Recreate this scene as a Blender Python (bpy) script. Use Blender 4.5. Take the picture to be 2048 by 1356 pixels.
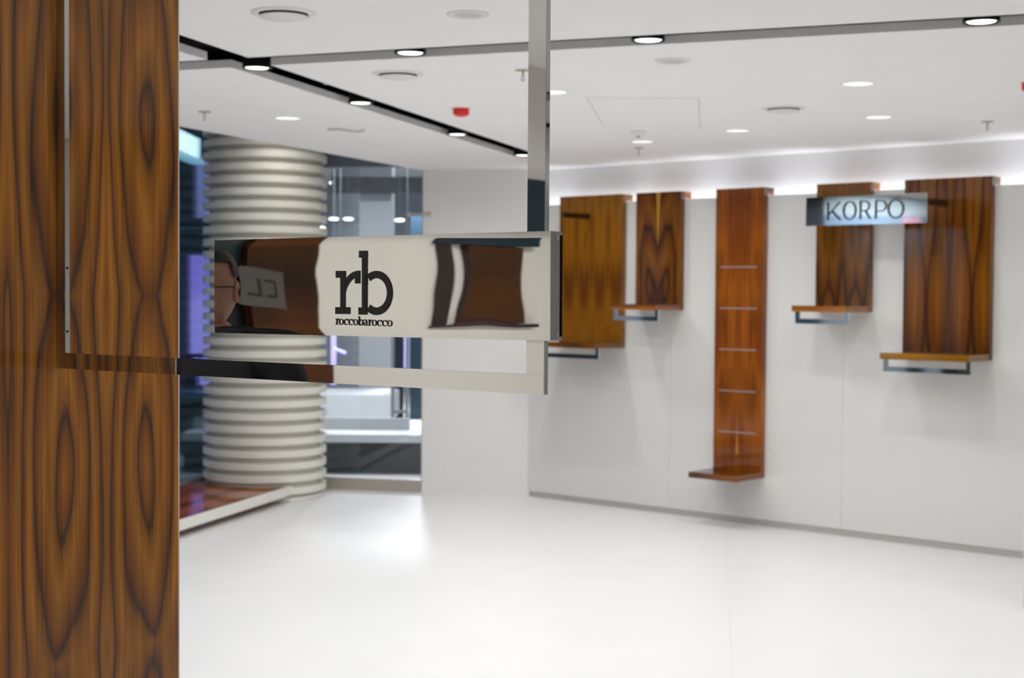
import bpy, bmesh, math, random
from mathutils import Vector, Matrix

for o in list(bpy.data.objects):
    bpy.data.objects.remove(o)
SC = bpy.context.scene
COL = SC.collection
R = math.radians
random.seed(7)

# ------------------------------------------------------------------ camera
CAMH = 1.6
pitch, roll, TH = 0.03155086, 0.00687362, 0.71179988
fwd = Vector((0, math.cos(pitch), -math.sin(pitch)))
up0 = Vector((0, math.sin(pitch), math.cos(pitch)))
rt0 = Vector((1, 0, 0))
rt = rt0 * math.cos(roll) + up0 * math.sin(roll)
up = -rt0 * math.sin(roll) + up0 * math.cos(roll)
cam = bpy.data.objects.new('camera', bpy.data.cameras.new('camera'))
COL.objects.link(cam)
M = Matrix((rt, up, -fwd)).transposed().to_4x4()
M.translation = (0, 0, CAMH)
cam.matrix_world = M
cam.data.sensor_width = 36
cam.data.lens = 2900 * 36 / 2048
cam.data.clip_start = 0.05
cam.data.dof.use_dof = True
cam.data.dof.focus_distance = 2.62
cam.data.dof.aperture_fstop = 6.6
SC.camera = cam

# ------------------------------------------------------------------ world, exposure
SC.view_settings.view_transform = 'Standard'
SC.view_settings.look = 'None'
SC.view_settings.exposure = 0.0
SC.view_settings.gamma = 1.0
SC.view_settings.use_curve_mapping = False
W = bpy.data.worlds.new('world')
SC.world = W
W.use_nodes = True
W.node_tree.nodes['Background'].inputs[0].default_value = (0.55, 0.6, 0.68, 1)
W.node_tree.nodes['Background'].inputs[1].default_value = 0.03
SC.cycles.max_bounces = 14
SC.cycles.diffuse_bounces = 7
SC.cycles.glossy_bounces = 6
SC.cycles.transparent_max_bounces = 12
SC.cycles.use_denoising = True
SC.cycles.sample_clamp_indirect = 8.0
LAMP_W = 7.1         # each spotlight of the ceiling slots
DOWN_W = 6.0          # each recessed downlight
MALL_W = 46.0         # each lamp added to light the near mall
LED = 4.2

# ------------------------------------------------------------------ frames of reference
# shop frame: u along the display wall (towards the right), n into that wall
Du = Vector((math.cos(TH), -math.sin(TH), 0))
Dn = Vector((math.sin(TH), math.cos(TH), 0))
def U(u, n, z=0.0):
    return Du * u + Dn * n + Vector((0, 0, z))
# frame of the hanging sign: s along its bar, m away from the viewer
TF = R(35)
Ds = Vector((math.cos(TF), -math.sin(TF), 0))
Dm = Vector((math.sin(TF), math.cos(TF), 0))
ANCH = Vector((0.052, 2.332, 0))
def F(s, m, z=0.0):
    return ANCH + Ds * s + Dm * m + Vector((0, 0, z))
HC = 2.575

# ------------------------------------------------------------------ materials
def newmat(name):
    m = bpy.data.materials.new(name)
    m.use_nodes = True
    return m, m.node_tree.nodes, m.node_tree.links, m.node_tree.nodes['Principled BSDF']

def plain(name, col, rough=0.5, metal=0.0, spec=0.5, coat=0.0, bump=0.0, bscale=300.0, var=0.03):
    m, N, L, P = newmat(name)
    P.inputs['Roughness'].default_value = rough
    P.inputs['Metallic'].default_value = metal
    P.inputs['Specular IOR Level'].default_value = spec
    P.inputs['Coat Weight'].default_value = coat
    P.inputs['Coat Roughness'].default_value = 0.04
    tc = N.new('ShaderNodeTexCoord')
    nz = N.new('ShaderNodeTexNoise'); nz.inputs['Scale'].default_value = 3.0; nz.inputs['Detail'].default_value = 4
    L.new(tc.outputs['Object'], nz.inputs['Vector'])
    mx = N.new('ShaderNodeMix'); mx.data_type = 'RGBA'
    mx.inputs['A'].default_value = (*[c * (1 - var) for c in col], 1)
    mx.inputs['B'].default_value = (*[min(1, c * (1 + var)) for c in col], 1)
    L.new(nz.outputs['Fac'], mx.inputs['Factor'])
    L.new(mx.outputs['Result'], P.inputs['Base Color'])
    if bump:
        n2 = N.new('ShaderNodeTexNoise'); n2.inputs['Scale'].default_value = bscale; n2.inputs['Detail'].default_value = 3
        L.new(tc.outputs['Object'], n2.inputs['Vector'])
        b = N.new('ShaderNodeBump'); b.inputs['Strength'].default_value = bump; b.inputs['Distance'].default_value = 0.01
        L.new(n2.outputs['Fac'], b.inputs['Height'])
        L.new(b.outputs['Normal'], P.inputs['Normal'])
    return m

def emit(name, col, s):
    m, N, L, P = newmat(name)
    P.inputs['Base Color'].default_value = (0.8, 0.8, 0.8, 1)
    P.inputs['Emission Color'].default_value = (*col, 1)
    P.inputs['Emission Strength'].default_value = s
    return m

def chrome(name, wob=0.0, scale=(4, 4, 4), col=(0.56, 0.55, 0.535), rough=0.012):
    m, N, L, P = newmat(name)
    P.inputs['Base Color'].default_value = (*col, 1)
    P.inputs['Metallic'].default_value = 1.0
    P.inputs['Roughness'].default_value = rough
    if wob:
        tc = N.new('ShaderNodeTexCoord')
        mp = N.new('ShaderNodeMapping'); mp.inputs['Scale'].default_value = scale
        nz = N.new('ShaderNodeTexNoise'); nz.inputs['Scale'].default_value = 1.0; nz.inputs['Detail'].default_value = 1.5
        L.new(tc.outputs['Object'], mp.inputs['Vector']); L.new(mp.outputs['Vector'], nz.inputs['Vector'])
        b = N.new('ShaderNodeBump'); b.inputs['Strength'].default_value = 1.0; b.inputs['Distance'].default_value = wob
        L.new(nz.outputs['Fac'], b.inputs['Height'])
        L.new(b.outputs['Normal'], P.inputs['Normal'])
    return m

def wood(name, seed=0.0, seam=0.0, leaf=0.25, bands=7.0, sx=3.2, sz=0.42, tone=1.0, red=0.0, horiz=False, dark=1.0, slope=0.0, zoff=0.0, spin=None, streak=None, fine=1.7):
    """bookmatched rosewood veneer under high gloss lacquer: contour figure of a long stretched noise, mirrored at each leaf"""
    m, N, L, P = newmat(name)
    def math_(op, a, b=None, c=None):
        n = N.new('ShaderNodeMath'); n.operation = op
        for i, v in enumerate((a, b, c)):
            if v is None: continue
            if isinstance(v, (int, float)): n.inputs[i].default_value = v
            else: L.new(v, n.inputs[i])
        return n.outputs[0]
    tc = N.new('ShaderNodeTexCoord')
    sp = N.new('ShaderNodeSeparateXYZ'); L.new(tc.outputs['Object'], sp.inputs[0])
    X, Y, Z = sp.outputs
    if horiz: X, Z = Z, X
    xr = math_('PINGPONG', math_('SUBTRACT', X, seam), leaf)
    def vec(a, b, c):
        n = N.new('ShaderNodeCombineXYZ')
        for i, v in enumerate((a, b, c)):
            if isinstance(v, (int, float)): n.inputs[i].default_value = v
            else: L.new(v, n.inputs[i])
        return n.outputs[0]
    def noise(v, detail, dist=0.0, rough=0.5):
        n = N.new('ShaderNodeTexNoise'); n.inputs['Scale'].default_value = 1.0
        n.inputs['Detail'].default_value = detail; n.inputs['Distortion'].default_value = dist
        n.inputs['Roughness'].default_value = rough
        L.new(v, n.inputs['Vector']); return n.outputs['Fac']
    zz = math_('ADD', Z, zoff)
    big = noise(vec(math_('MULTIPLY', xr, sx), seed, math_('MULTIPLY', zz, sz)), 1.2, 0.25)
    wig = noise(vec(math_('MULTIPLY', xr, 28), seed + 3, math_('MULTIPLY', zz, 2.2)), 3.0)
    f = math_('ADD', math_('MULTIPLY', big, bands), math_('MULTIPLY', wig, 0.35))
    f = math_('ADD', f, math_('MULTIPLY', xr, slope))
    if spin:                       # spindle shaped figure: (x in leaf, z of one centre, spacing, half width, half height, weight)
        c_, z0_, per, a_, b_, wt = spin
        dx = math_('MULTIPLY', math_('SUBTRACT', xr, c_), 1 / a_)
        wob = noise(vec(math_('MULTIPLY', xr, 6), seed + 11, math_('MULTIPLY', zz, 1.1)), 2.0)
        dx = math_('ADD', dx, math_('MULTIPLY', math_('SUBTRACT', wob, 0.5), 2.6))
        dz = math_('MULTIPLY', math_('SUBTRACT', math_('PINGPONG', math_('SUBTRACT', Z, z0_ - 10 * per), per / 2), 0.0), 1 / b_)
        dd = math_('SQRT', math_('ADD', math_('MULTIPLY', dx, dx), math_('MULTIPLY', dz, dz)))
        f = math_('ADD', f, math_('MULTIPLY', dd, wt))
    ring = math_('FRACT', f)
    cr = N.new('ShaderNodeValToRGB'); L.new(ring, cr.inputs[0])
    def c(r, g, b):
        r, g, b = r * tone * (1 + red * .15), g * tone * (1 - red * .22), b * tone
        return (r, g, b, 1)
    E = cr.color_ramp.elements
    E[0].position = 0.0; E[0].color = c(0.050, 0.019, 0.005)
    E[1].position = 1.0; E[1].color = c(0.06, 0.024, 0.009)
    for p_, cc in ((0.05, c(0.075 * dark, 0.030 * dark, 0.011)), (0.13, c(0.175, 0.062, 0.006)), (0.42, c(0.275, 0.104, 0.007)), (0.66, c(0.21, 0.073, 0.006)), (0.90, c(0.135, 0.042, 0.006))):
        e = E.new(p_); e.color = cc
    # pores and streaks
    st = noise(vec(math_('MULTIPLY', xr, 230), seed, math_('MULTIPLY', zz, 2.5)), 3.0, 0.0, 0.65)
    st2 = noise(vec(math_('MULTIPLY', xr, 48), seed + 7, math_('MULTIPLY', zz, 0.9)), 3.0)
    k = math_('ADD', math_('MULTIPLY', st, fine), math_('MULTIPLY', st2, 1.5))
    k = math_('ADD', k, 1.04 - 0.5 * fine - 0.75)
    mx = N.new('ShaderNodeMix'); mx.data_type = 'RGBA'; mx.blend_type = 'MULTIPLY'
    mx.inputs['Factor'].default_value = 1.0
    L.new(cr.outputs['Color'], mx.inputs['A'])
    cc = N.new('ShaderNodeCombineColor')
    for i in range(3): L.new(k, cc.inputs[i])
    L.new(cc.outputs['Color'], mx.inputs['B'])
    colour = mx.outputs['Result']
    if streak:                     # pale sapwood streak along the seam: (z of the tip, z of the wide end, half width)
        zt_, zw_, hw = streak
        t_ = math_('MULTIPLY', math_('SUBTRACT', Z, zt_), 1 / (zw_ - zt_))
        tn = N.new('ShaderNodeClamp'); L.new(t_, tn.inputs[0])
        ins = math_('LESS_THAN', t_, 1.0)
        mk = N.new('ShaderNodeClamp')
        L.new(math_('MULTIPLY', math_('SUBTRACT', math_('MULTIPLY', tn.outputs[0], hw), xr), 260.0), mk.inputs[0])
        m2 = N.new('ShaderNodeMix'); m2.data_type = 'RGBA'
        L.new(math_('MULTIPLY', math_('MULTIPLY', mk.outputs[0], ins), 0.9), m2.inputs['Factor'])
        L.new(colour, m2.inputs['A']); m2.inputs['B'].default_value = (0.50, 0.25, 0.02, 1)
        colour = m2.outputs['Result']
    L.new(colour, P.inputs['Base Color'])
    P.inputs['Roughness'].default_value = 0.06
    P.inputs['Specular IOR Level'].default_value = 0.5
    P.inputs['Coat Weight'].default_value = 0.0
    return m

def glass(name, col=(0.86, 0.93, 0.97), refl=0.10):
    m, N, L, P = newmat(name)
    N.remove(P)
    out = N['Material Output']
    t = N.new('ShaderNodeBsdfTransparent'); t.inputs['Color'].default_value = (*col, 1)
    g = N.new('ShaderNodeBsdfGlossy'); g.inputs['Roughness'].default_value = 0.01
    fr = N.new('ShaderNodeFresnel'); fr.inputs['IOR'].default_value = 1.45
    mm = N.new('ShaderNodeMath'); mm.operation = 'MULTIPLY'; mm.inputs[1].default_value = refl / 0.04 * 0.4
    L.new(fr.outputs[0], mm.inputs[0])
    x = N.new('ShaderNodeMixShader')
    L.new(mm.outputs[0], x.inputs[0]); L.new(t.outputs[0], x.inputs[1]); L.new(g.outputs[0], x.inputs[2])
    L.new(x.outputs[0], out.inputs['Surface'])
    return m

WHITE = (0.80, 0.79, 0.78)
M_wall = plain('white_paint', WHITE, 0.7, spec=0.25, bump=0.02, bscale=400)
M_ceil = plain('ceiling_paint', (0.93, 0.925, 0.915), 0.8, spec=0.2)
M_floor = plain('white_resin_floor', (0.815, 0.815, 0.815), 0.38, spec=0.3)
M_cladglass = plain('white_back_painted_glass', (0.72, 0.715, 0.70), 0.25, spec=0.3, coat=0.7, var=0.01)
M_plinth = plain('brushed_plinth', (0.50, 0.48, 0.45), 0.45, metal=0.3)
M_steel = plain('brushed_steel', (0.55, 0.50, 0.45), 0.35, metal=0.8)
M_black = plain('matt_black', (0.004, 0.004, 0.004), 0.9, spec=0.05)
M_lampblack = plain('black_lamp_metal', (0.008, 0.012, 0.012), 0.45, spec=0.4)
M_ring = plain('cream_acrylic', (0.77, 0.76, 0.70), 0.5, spec=0.3)
M_core = plain('cream_shaded_core', (0.63, 0.615, 0.54), 0.6)  # the rings' cream, darkened to paint in the shade of the gaps
M_red = plain('red_plastic', (0.80, 0.018, 0.012), 0.4)
M_whiteplastic = plain('white_plastic', (0.80, 0.79, 0.76), 0.45)
M_grille = plain('grey_grille', (0.62, 0.63, 0.61), 0.6, bump=0.3, bscale=900)
M_brass = plain('brass', (0.55, 0.33, 0.12), 0.3, metal=0.9)
M_greymetal = plain('grey_metal', (0.42, 0.43, 0.42), 0.4, metal=0.6)
M_chrome = chrome('polished_chrome', 0.0004, (3, 3, 3))
M_plate = chrome('mirror_sign_plate', 0.0012, (3.0, 3.0, 5.0), (0.58, 0.57, 0.55))
M_chrome2 = chrome('chrome_rail', 0.0, (1, 1, 1), (0.66, 0.66, 0.66), 0.05)
M_ink = plain('black_lettering', (0.0035, 0.0035, 0.0035), 0.4)
M_white_edge = plain('white_edge_strip', (0.78, 0.76, 0.73), 0.4)
M_slotmetal = plain('slot_aluminium', (0.42, 0.36, 0.36), 0.35, metal=0.5)
M_lens = emit('lamp_lens', (1.0, 0.99, 0.96), 2.5)
M_down = emit('downlight_diffuser', (1.0, 0.99, 0.97), 0.75)
M_led = emit('led_strip', (0.86, 0.9, 1.0), LED)
M_glass = glass('shop_glass', (0.80, 0.90, 0.99), 0.09)
M_glass2 = glass('window_glass', (0.90, 0.925, 0.95), 0.12)
M_concrete = plain('mall_floor_tile', (0.45, 0.45, 0.46), 0.25)

# ------------------------------------------------------------------ mesh helpers
def box(bm, x0, x1, y0, y1, z0, z1, bev=0.0):
    vs = [bm.verts.new((x, y, z)) for z in (z0, z1) for y in (y0, y1) for x in (x0, x1)]
    fs = [bm.faces.new([vs[i] for i in f]) for f in ((0, 2, 3, 1), (4, 5, 7, 6), (0, 1, 5, 4), (1, 3, 7, 5), (3, 2, 6, 7), (2, 0, 4, 6))]
    if bev:
        es = list({e for f in fs for e in f.edges})
        bmesh.ops.bevel(bm, geom=es, offset=bev, segments=2, affect='EDGES')

def prism(bm, pts, z0, z1):
    """vertical prism over a counter-clockwise plan outline"""
    a = [bm.verts.new((p[0], p[1], z0)) for p in pts]
    b = [bm.verts.new((p[0], p[1], z1)) for p in pts]
    bm.faces.new(a[::-1]); bm.faces.new(b)
    n = len(pts)
    for i in range(n):
        bm.faces.new((a[i], a[(i + 1) % n], b[(i + 1) % n], b[i]))

def lathe(bm, prof, seg=48, cx=0.0, cy=0.0):
    rings = []
    for r, z in prof:
        if r < 1e-6:
            rings.append([bm.verts.new((cx, cy, z))])
        else:
            rings.append([bm.verts.new((cx + r * math.cos(2 * math.pi * i / seg), cy + r * math.sin(2 * math.pi * i / seg), z)) for i in range(seg)])
    for a, b in zip(rings, rings[1:]):
        for i in range(seg):
            j = (i + 1) % seg
            if len(a) == 1 and len(b) == 1: continue
            if len(a) == 1: bm.faces.new((a[0], b[j], b[i]))
            elif len(b) == 1: bm.faces.new((a[i], a[j], b[0]))
            else: bm.faces.new((a[i], a[j], b[j], b[i]))

def bar(bm, p, q, r=0.01, seg=10):
    p, q = Vector(p), Vector(q)
    d = (q - p).normalized()
    a = d.orthogonal().normalized(); b = d.cross(a)
    c0 = [bm.verts.new(p + (a * math.cos(t) + b * math.sin(t)) * r) for t in [2 * math.pi * i / seg for i in range(seg)]]
    c1 = [bm.verts.new(q + (a * math.cos(t) + b * math.sin(t)) * r) for t in [2 * math.pi * i / seg for i in range(seg)]]
    for i in range(seg):
        j = (i + 1) % seg
        bm.faces.new((c0[i], c0[j], c1[j], c1[i]))
    bm.faces.new(c0[::-1]); bm.faces.new(c1)

def flat(bm, pts, y0, y1):
    """outline in x/z extruded along y"""
    a = [bm.verts.new((p[0], y0, p[1])) for p in pts]
    b = [bm.verts.new((p[0], y1, p[1])) for p in pts]
    n = len(pts)
    bm.faces.new(a); bm.faces.new(b[::-1])
    for i in range(n):
        bm.faces.new((a[i], b[i], b[(i + 1) % n], a[(i + 1) % n]))

def obj(name, bm, mat, parent=None, smooth=False, loc=None, rz=0.0):
    bmesh.ops.recalc_face_normals(bm, faces=bm.faces)
    me = bpy.data.meshes.new(name)
    bm.to_mesh(me); bm.free()
    me.materials.append(mat)
    if smooth:
        me.polygons.foreach_set('use_smooth', [True] * len(me.polygons))
        try: me.set_sharp_from_angle(angle=R(35))
        except Exception: pass
    o = bpy.data.objects.new(name, me)
    COL.objects.link(o)
    if parent: o.parent = parent
    if loc is not None: o.location = loc
    o.rotation_euler = (0, 0, rz)
    return o

def BX(name, dims, mat, parent=None, bev=0.0, loc=None, rz=0.0):
    bm = bmesh.new(); box(bm, *dims, bev=bev)
    return obj(name, bm, mat, parent, loc=loc, rz=rz)

def tag(o, label, cat, group=None):
    o['label'] = label; o['category'] = cat
    if group: o['group'] = group
    return o

def thing(name, label, cat, loc, rz=0.0, group=None):
    o = bpy.data.objects.new(name, None); COL.objects.link(o)
    o.empty_display_size = 0.1
    o.location = loc; o.rotation_euler = (0, 0, rz)
    return tag(o, label, cat, group)

def struct(o, label=None):
    o['kind'] = 'structure'
    if label: o['label'] = label
    return o

def dup(root, loc, label, rz=None):
    r = root.copy(); COL.objects.link(r); r.location = loc; r['label'] = label
    if rz is not None: r.rotation_euler = (0, 0, rz)
    for ch in list(root.children):
        c = ch.copy(); COL.objects.link(c); c.parent = r
        for g in ch.children:
            d = g.copy(); COL.objects.link(d); d.parent = c
    return r

def xsect(p, d, q, e):
    """intersection of plan lines p+td and q+se"""
    den = d[0] * e[1] - d[1] * e[0]
    t = ((q[0] - p[0]) * e[1] - (q[1] - p[1]) * e[0]) / den
    return (p[0] + t * d[0], p[1] + t * d[1])

# ------------------------------------------------------------------ floor
seam_a, seam_b = Vector((1.430, 9.515, 0)), Vector((0.946, 6.138, 0))
sd = (seam_a - seam_b).normalized(); sn = Vector((sd.y, -sd.x, 0))
fl = struct(BX('floor', (-14.5, 9, -9, 24, -0.14, -0.04), M_plinth), 'white seamless resin floor of the empty shop')
far_, near_ = seam_a + sd * 14, seam_b - sd * 14.2
for sgn in (-1, 1):
    bm = bmesh.new()
    o_ = sn * (0.0003 * sgn)
    e_ = sn * (9.0 * sgn)
    pts = [near_ + o_, near_ + e_, far_ + e_, far_ + o_]
    if sgn < 0:
        # the left slab stops at the shop window; the mall floor goes on beyond
        pts = pts[::-1]
    prism(bm, pts, -0.04, 0.0)
    obj('floor_slab', bm, M_floor, fl)

# ------------------------------------------------------------------ display wall on the right (glass cladding in front of the real wall)
NG = 8.717
Wl = BX('wall_right', (-8.2, 3.2, 0.15, 0.30, 0, 3.0), M_wall, loc=U(0, NG), rz=-TH)
struct(Wl, 'white display wall clad in glossy white glass')
seams = [-7.394, -6.0, -4.615, -3.2, -1.8, -0.4, 1.0, 2.4]
for a, b in zip(seams, seams[1:]):
    BX('glass_panel', (a + 0.0006, b - 0.0006, 0.0, 0.012, 0.044, 2.285), M_cladglass, Wl, bev=0.0006)
BX('led_strip', (-7.35, 2.4, 0.03, 0.125, 2.240, 2.25), M_led, Wl)
b_ = BX('baseboard_right', (-7.394, 2.4, 0.006, 0.082, 0.0, 0.043), M_plinth, loc=U(0, NG), rz=-TH)
struct(b_, 'thin grey metal plinth under the white glass wall')

# ------------------------------------------------------------------ back wall and the glass beside it
BW = Vector((0.091, 11.407, 0))
bdir = Vector((0.98067, -0.19565, 0)); brz = math.atan2(bdir.y, bdir.x)
# local x runs right along the wall, y away from the room; x=0 at the corner with the display wall
bk = struct(BX('wall_back', (-0.822, 0.16, 0.0, 0.16, 0.0, 3.0), M_wall, loc=BW, rz=brz), 'plain white end wall between the window and the glass wall')
win = thing('window_1', 'tall bluish glass pane between the white column and the end wall', 'window', BW, brz)
del win['category']; win['kind'] = 'structure'
bm = bmesh.new(); box(bm, -2.38, -0.826, 0.03, 0.042, 0.098, 2.60); obj('pane', bm, M_glass2, win)
BX('base_rail', (-2.38, -0.824, 0.0, 0.07, 0.0, 0.098), M_steel, win, bev=0.002)
BX('head_rail', (-2.38, -0.824, 0.0, 0.09, 2.605, 2.95), plain('grey_blue_header', (0.16, 0.19, 0.24), 0.6), win)
bm = bmesh.new(); box(bm, -0.834, -0.823, 0.022, 0.05, 0.098, 2.60); obj('side_rail', bm, M_steel, win)
bm = bmesh.new(); bar(bm, (-0.95, 0.0, 2.226), (-0.765, -0.02, 2.226), 0.007); bar(bm, (-0.775, -0.021, 2.226), (-0.757, -0.019, 2.226), 0.016)
bar(bm, (-0.95, -0.012, 2.226), (-0.95, 0.05, 2.226), 0.016)
obj('glass_clamp', bm, M_steel, win, True)

# ------------------------------------------------------------------ ceiling with two crossing slots
E1, E2 = Vector((-1.981, 8.636)), Vector((-0.716, 11.64))
ed = (E2 - E1).normalized()
s2d = (math.sin(R(17.2)), math.cos(R(17.2))); s2p = (-1.136, 6.33); s2n = (s2d[1], -s2d[0])
s1d = (math.cos(R(-20.1)), math.sin(R(-20.1))); s1p = (-1.07, 6.181); s1n = (-s1d[1], s1d[0])
h2, h1 = 0.098, 0.105
def off(p, n, k): return (p[0] + n[0] * k, p[1] + n[1] * k)
L2, R2 = off(s2p, s2n, -h2), off(s2p, s2n, h2)
N1, F1 = off(s1p, s1n, -h1), off(s1p, s1n, h1)
NLc, NRc = xsect(L2, s2d, N1, s1d), xsect(R2, s2d, N1, s1d)
FLc, FRc = xsect(L2, s2d, F1, s1d), xsect(R2, s2d, F1, s1d)
endp = off(s2p, s2d, 4.34)
EL, ER = off(endp, s2n, -h2), off(endp, s2n, h2)
bwp, bwd = (BW.x, BW.y + 0.1), (bdir.x, bdir.y)
ep, edd = (E1.x, E1.y), (ed.x, ed.y)
corner = U(-7.39, NG + 0.20); wr = U(2.2, NG + 0.20)
R2b = xsect(R2, s2d, bwp, bwd); Eb = xsect(ep, edd, bwp, bwd)
yn = 1.7
nearp, neard = (0, yn), (1, 0)
FLe, NLe = xsect(F1, s1d, ep, edd), xsect(N1, s1d, ep, edd)
xr_ = 5.6
FRr, NRr = xsect(F1, s1d, (xr_, 0), (0, 1)), xsect(N1, s1d, (xr_, 0), (0, 1))
bm = bmesh.new()
ceil_pts = [xsect(ep, edd, (0, 1.72), (1, 0)), (6.5, 1.72), (6.5, 12.2), xsect(ep, edd, (0, 12.2), (1, 0))]
prism(bm, ceil_pts, 2.66, 2.72)
ceil = struct(obj('ceiling', bm, M_black), 'white plasterboard ceiling cut by two crossing light slots')
polys = [
    [FLc, EL, ER, corner, Eb, FLe][::-1],
    [FRc, FRr, (xr_, wr.y + 1.5), (corner.x + 0.05, corner.y + 0.0), R2b, ER],
    [NRc, xsect(R2, s2d, nearp, neard), (xr_, yn), NRr],
    [NLc, NLe, xsect(ep, edd, nearp, neard), xsect(L2, s2d, nearp, neard)],
]
# far right board follows the display wall
polys[1] = [FRc, FRr, (xr_, 5.6), (wr.x, wr.y), (corner.x, corner.y), ER]
def ccw(p):
    a = sum(p[i][0] * p[(i + 1) % len(p)][1] - p[(i + 1) % len(p)][0] * p[i][1] for i in range(len(p)))
    return p if a > 0 else p[::-1]
for p in polys:
    bm = bmesh.new(); prism(bm, ccw(p), HC, HC + 0.034)
    obj('ceiling_board', bm, M_ceil, ceil)
# fascia along the ceiling edge towards the shop window, and the higher dark soffit beyond it
bm = bmesh.new()
ne = Vector((-ed.y, ed.x))
a0 = E1 - ed * 7.0; a1 = Vector(Eb)
prism(bm, ccw([a0, a1, a1 - ne * 0.02, a0 - ne * 0.02]), HC + 0.051, 2.98)
struct(obj('trim_1', bm, M_wall), 'white upstand along the ceiling edge by the shop window')
sf = BX('soffit', (-1.55, 1.5, -9.0, 3.0, 0, 0.05), plain('dark_soffit', (0.30, 0.24, 0.25), 0.6), loc=(-1.70, 9.9, 2.98), rz=-math.atan2(ed.x, ed.y))
struct(sf, 'dark raised soffit above the window display')

struct(BX('trim_2', (-6.5, 6.5, 1.66, 1.70, HC, 3.3), M_wall), 'white bulkhead over the shop entrance')

# access hatch: a hairline frame in the ceiling
bm = bmesh.new()
q = [Vector((0.365, 7.242)), Vector((0.918, 7.232)), Vector((1.089, 8.504)), Vector((0.529, 8.512))]
hc_ = Vector((0.725, 7.87)); ang = TH - R(40)
def loc2(v):
    v = v - hc_; c, s = math.cos(ang), math.sin(ang)
    return Vector((v.x * c - v.y * s, v.x * s + v.y * c))
ql = [loc2(v) for v in q]
prism(bm, ccw([(v.x, v.y) for v in ql]), -0.0012, 0.003)
hat = obj('access_panel', bm, M_ceil, ceil, loc=(0.725, 7.87, HC), rz=-TH + R(40))
ceil_loc = None
for i in range(4):
    a, b = ql[i], ql[(i + 1) % 4]
    d = (b - a).normalized(); n_ = Vector((d.y, -d.x)) * 0.004
    bm = bmesh.new(); prism(bm, ccw([a + n_, b + n_, b - n_, a - n_]), -0.0016, 0.0)
    obj('joint', bm, plain('hairline_joint', (0.72, 0.71, 0.69), 0.8), hat)

# ------------------------------------------------------------------ pilaster at the right edge of the view
pl = struct(BX('wall_pilaster', (0, 0.5, 0, 1.35, 0.03, HC), M_wall, loc=(2.632, 7.399, 0), rz=-TH), 'white pilaster at the right edge')
BX('plinth', (0.004, 0.5, 0.004, 1.35, 0, 0.03), M_plinth, pl)
struct(BX('wall_side', (2.1, 2.25, -3.2, 0.2, 0, 3.0), M_wall, loc=U(0, NG), rz=-TH), 'white side wall outside the view')

# ------------------------------------------------------------------ rosewood wall shelves
def wall_shelf(label, uc, w, zb, mat, edgemat, rail=True, grooves=(), arm=None):
    h = 2.34 - zb
    t = thing('wall_shelf', label, 'wall shelf', U(uc, NG, zb), -TH, 'rosewood wall shelves')
    x0, x1 = -w / 2, w / 2
    BX('back_board', (x0, x1, -0.050, -0.001, 0.0, h), mat, t, bev=0.0015)
    BX('top_return', (x0 + .0005, x1 - .0005, -0.0005, 0.083, h - 0.05, h - .0005), edgemat, t, bev=0.001)
    BX('shelf', (x0, x1, -0.362, -0.051, 0.0, 0.040), edgemat, t, bev=0.0015)
    if rail:
        rr = BX('hanging_rail', (x0 + .002, x1 - .002, -0.318, -0.298, -0.078, -0.046), M_chrome2, t, bev=0.0015)
        BX('rail_upright', (x0 + .002, x0 + .030, -0.318, -0.298, -0.046, -0.0005), M_chrome2, rr, bev=0.001)
        BX('rail_upright', (x1 - .030, x1 - .002, -0.318, -0.298, -0.046, -0.0005), M_chrome2, rr, bev=0.001)
    for gz in grooves:
        BX('slot_strip', (-0.152, 0.146, -0.0512, -0.044, gz - zb - 0.0045, gz - zb + 0.0045), M_slotmetal, t)
    if arm:
        ax, az = arm
        bm = bmesh.new(); box(bm, ax - .006, ax + .006, -0.37, -0.051, az - .02, az + .02, bev=0.001)
        obj('sign_arm', bm, plain('dark_bronze_arm', (0.05, 0.03, 0.012), 0.3, metal=0.6), t)
    return t

wall_shelf('wide honey rosewood wall shelf nearest the hanging mirror sign, with a bare sign arm', -6.706, 0.592, 1.201,
           wood('rosewood_honey', 11.3, 0.02, 0.075, 2.6, 8, 1.3, 0.86, -0.1, slope=3.0, dark=1.4), wood('rosewood_edge_honey', 3.1, 0, 0.3, 5, 3, .6, 1.1, -.3, True), arm=(-0.009, 2.18 - 1.201))
wall_shelf('narrow dark rosewood wall shelf with a yellow streak and mirrored eye figure', -6.085, 0.394, 1.489,
           wood('rosewood_eyes', 23.7, 0.0, 0.2, 2.4, 6, 1.0, 0.68, 0.3, slope=1, spin=(0.085, 0.17, 3.0, 0.045, 0.20, 0.62), streak=(0.42, 0.86, 0.022)), wood('rosewood_edge_eyes', 8.4, 0, 0.3, 4, 3, .6, 1.3, .3, True))
wall_shelf('long reddish rosewood wall panel reaching low, with five thin metal slots and no rail', -5.398, 0.388, 0.337,
           wood('rosewood_red', 5.9, 0.0, 0.2, 1.5, 6, 1.4, 0.88, 0.8, slope=2.0, dark=2.1, spin=(0.15, 0.6, 0.9, 0.045, 0.22, 0.22), streak=(0.52, 0.15, 0.011)), wood('rosewood_edge_red', 2.2, 0, 0.3, 4, 3, .6, 1.0, .3, True),
           rail=False, grooves=(1.793, 1.506, 1.218, 0.929, 0.641))
wall_shelf('narrow brown rosewood wall shelf behind the KORPO sign', -4.605, 0.392, 1.493,
           wood('rosewood_brown', 41.2, 0.0, 0.098, 2.5, 8, 1.2, 0.70, 0.0, slope=2, dark=1.2, spin=(0.05, 0.66, 2.2, 0.024, 0.13, 0.34)), wood('rosewood_edge_brown', 6.6, 0, 0.3, 4, 3, .6, 1.15, .25, True))
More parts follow.
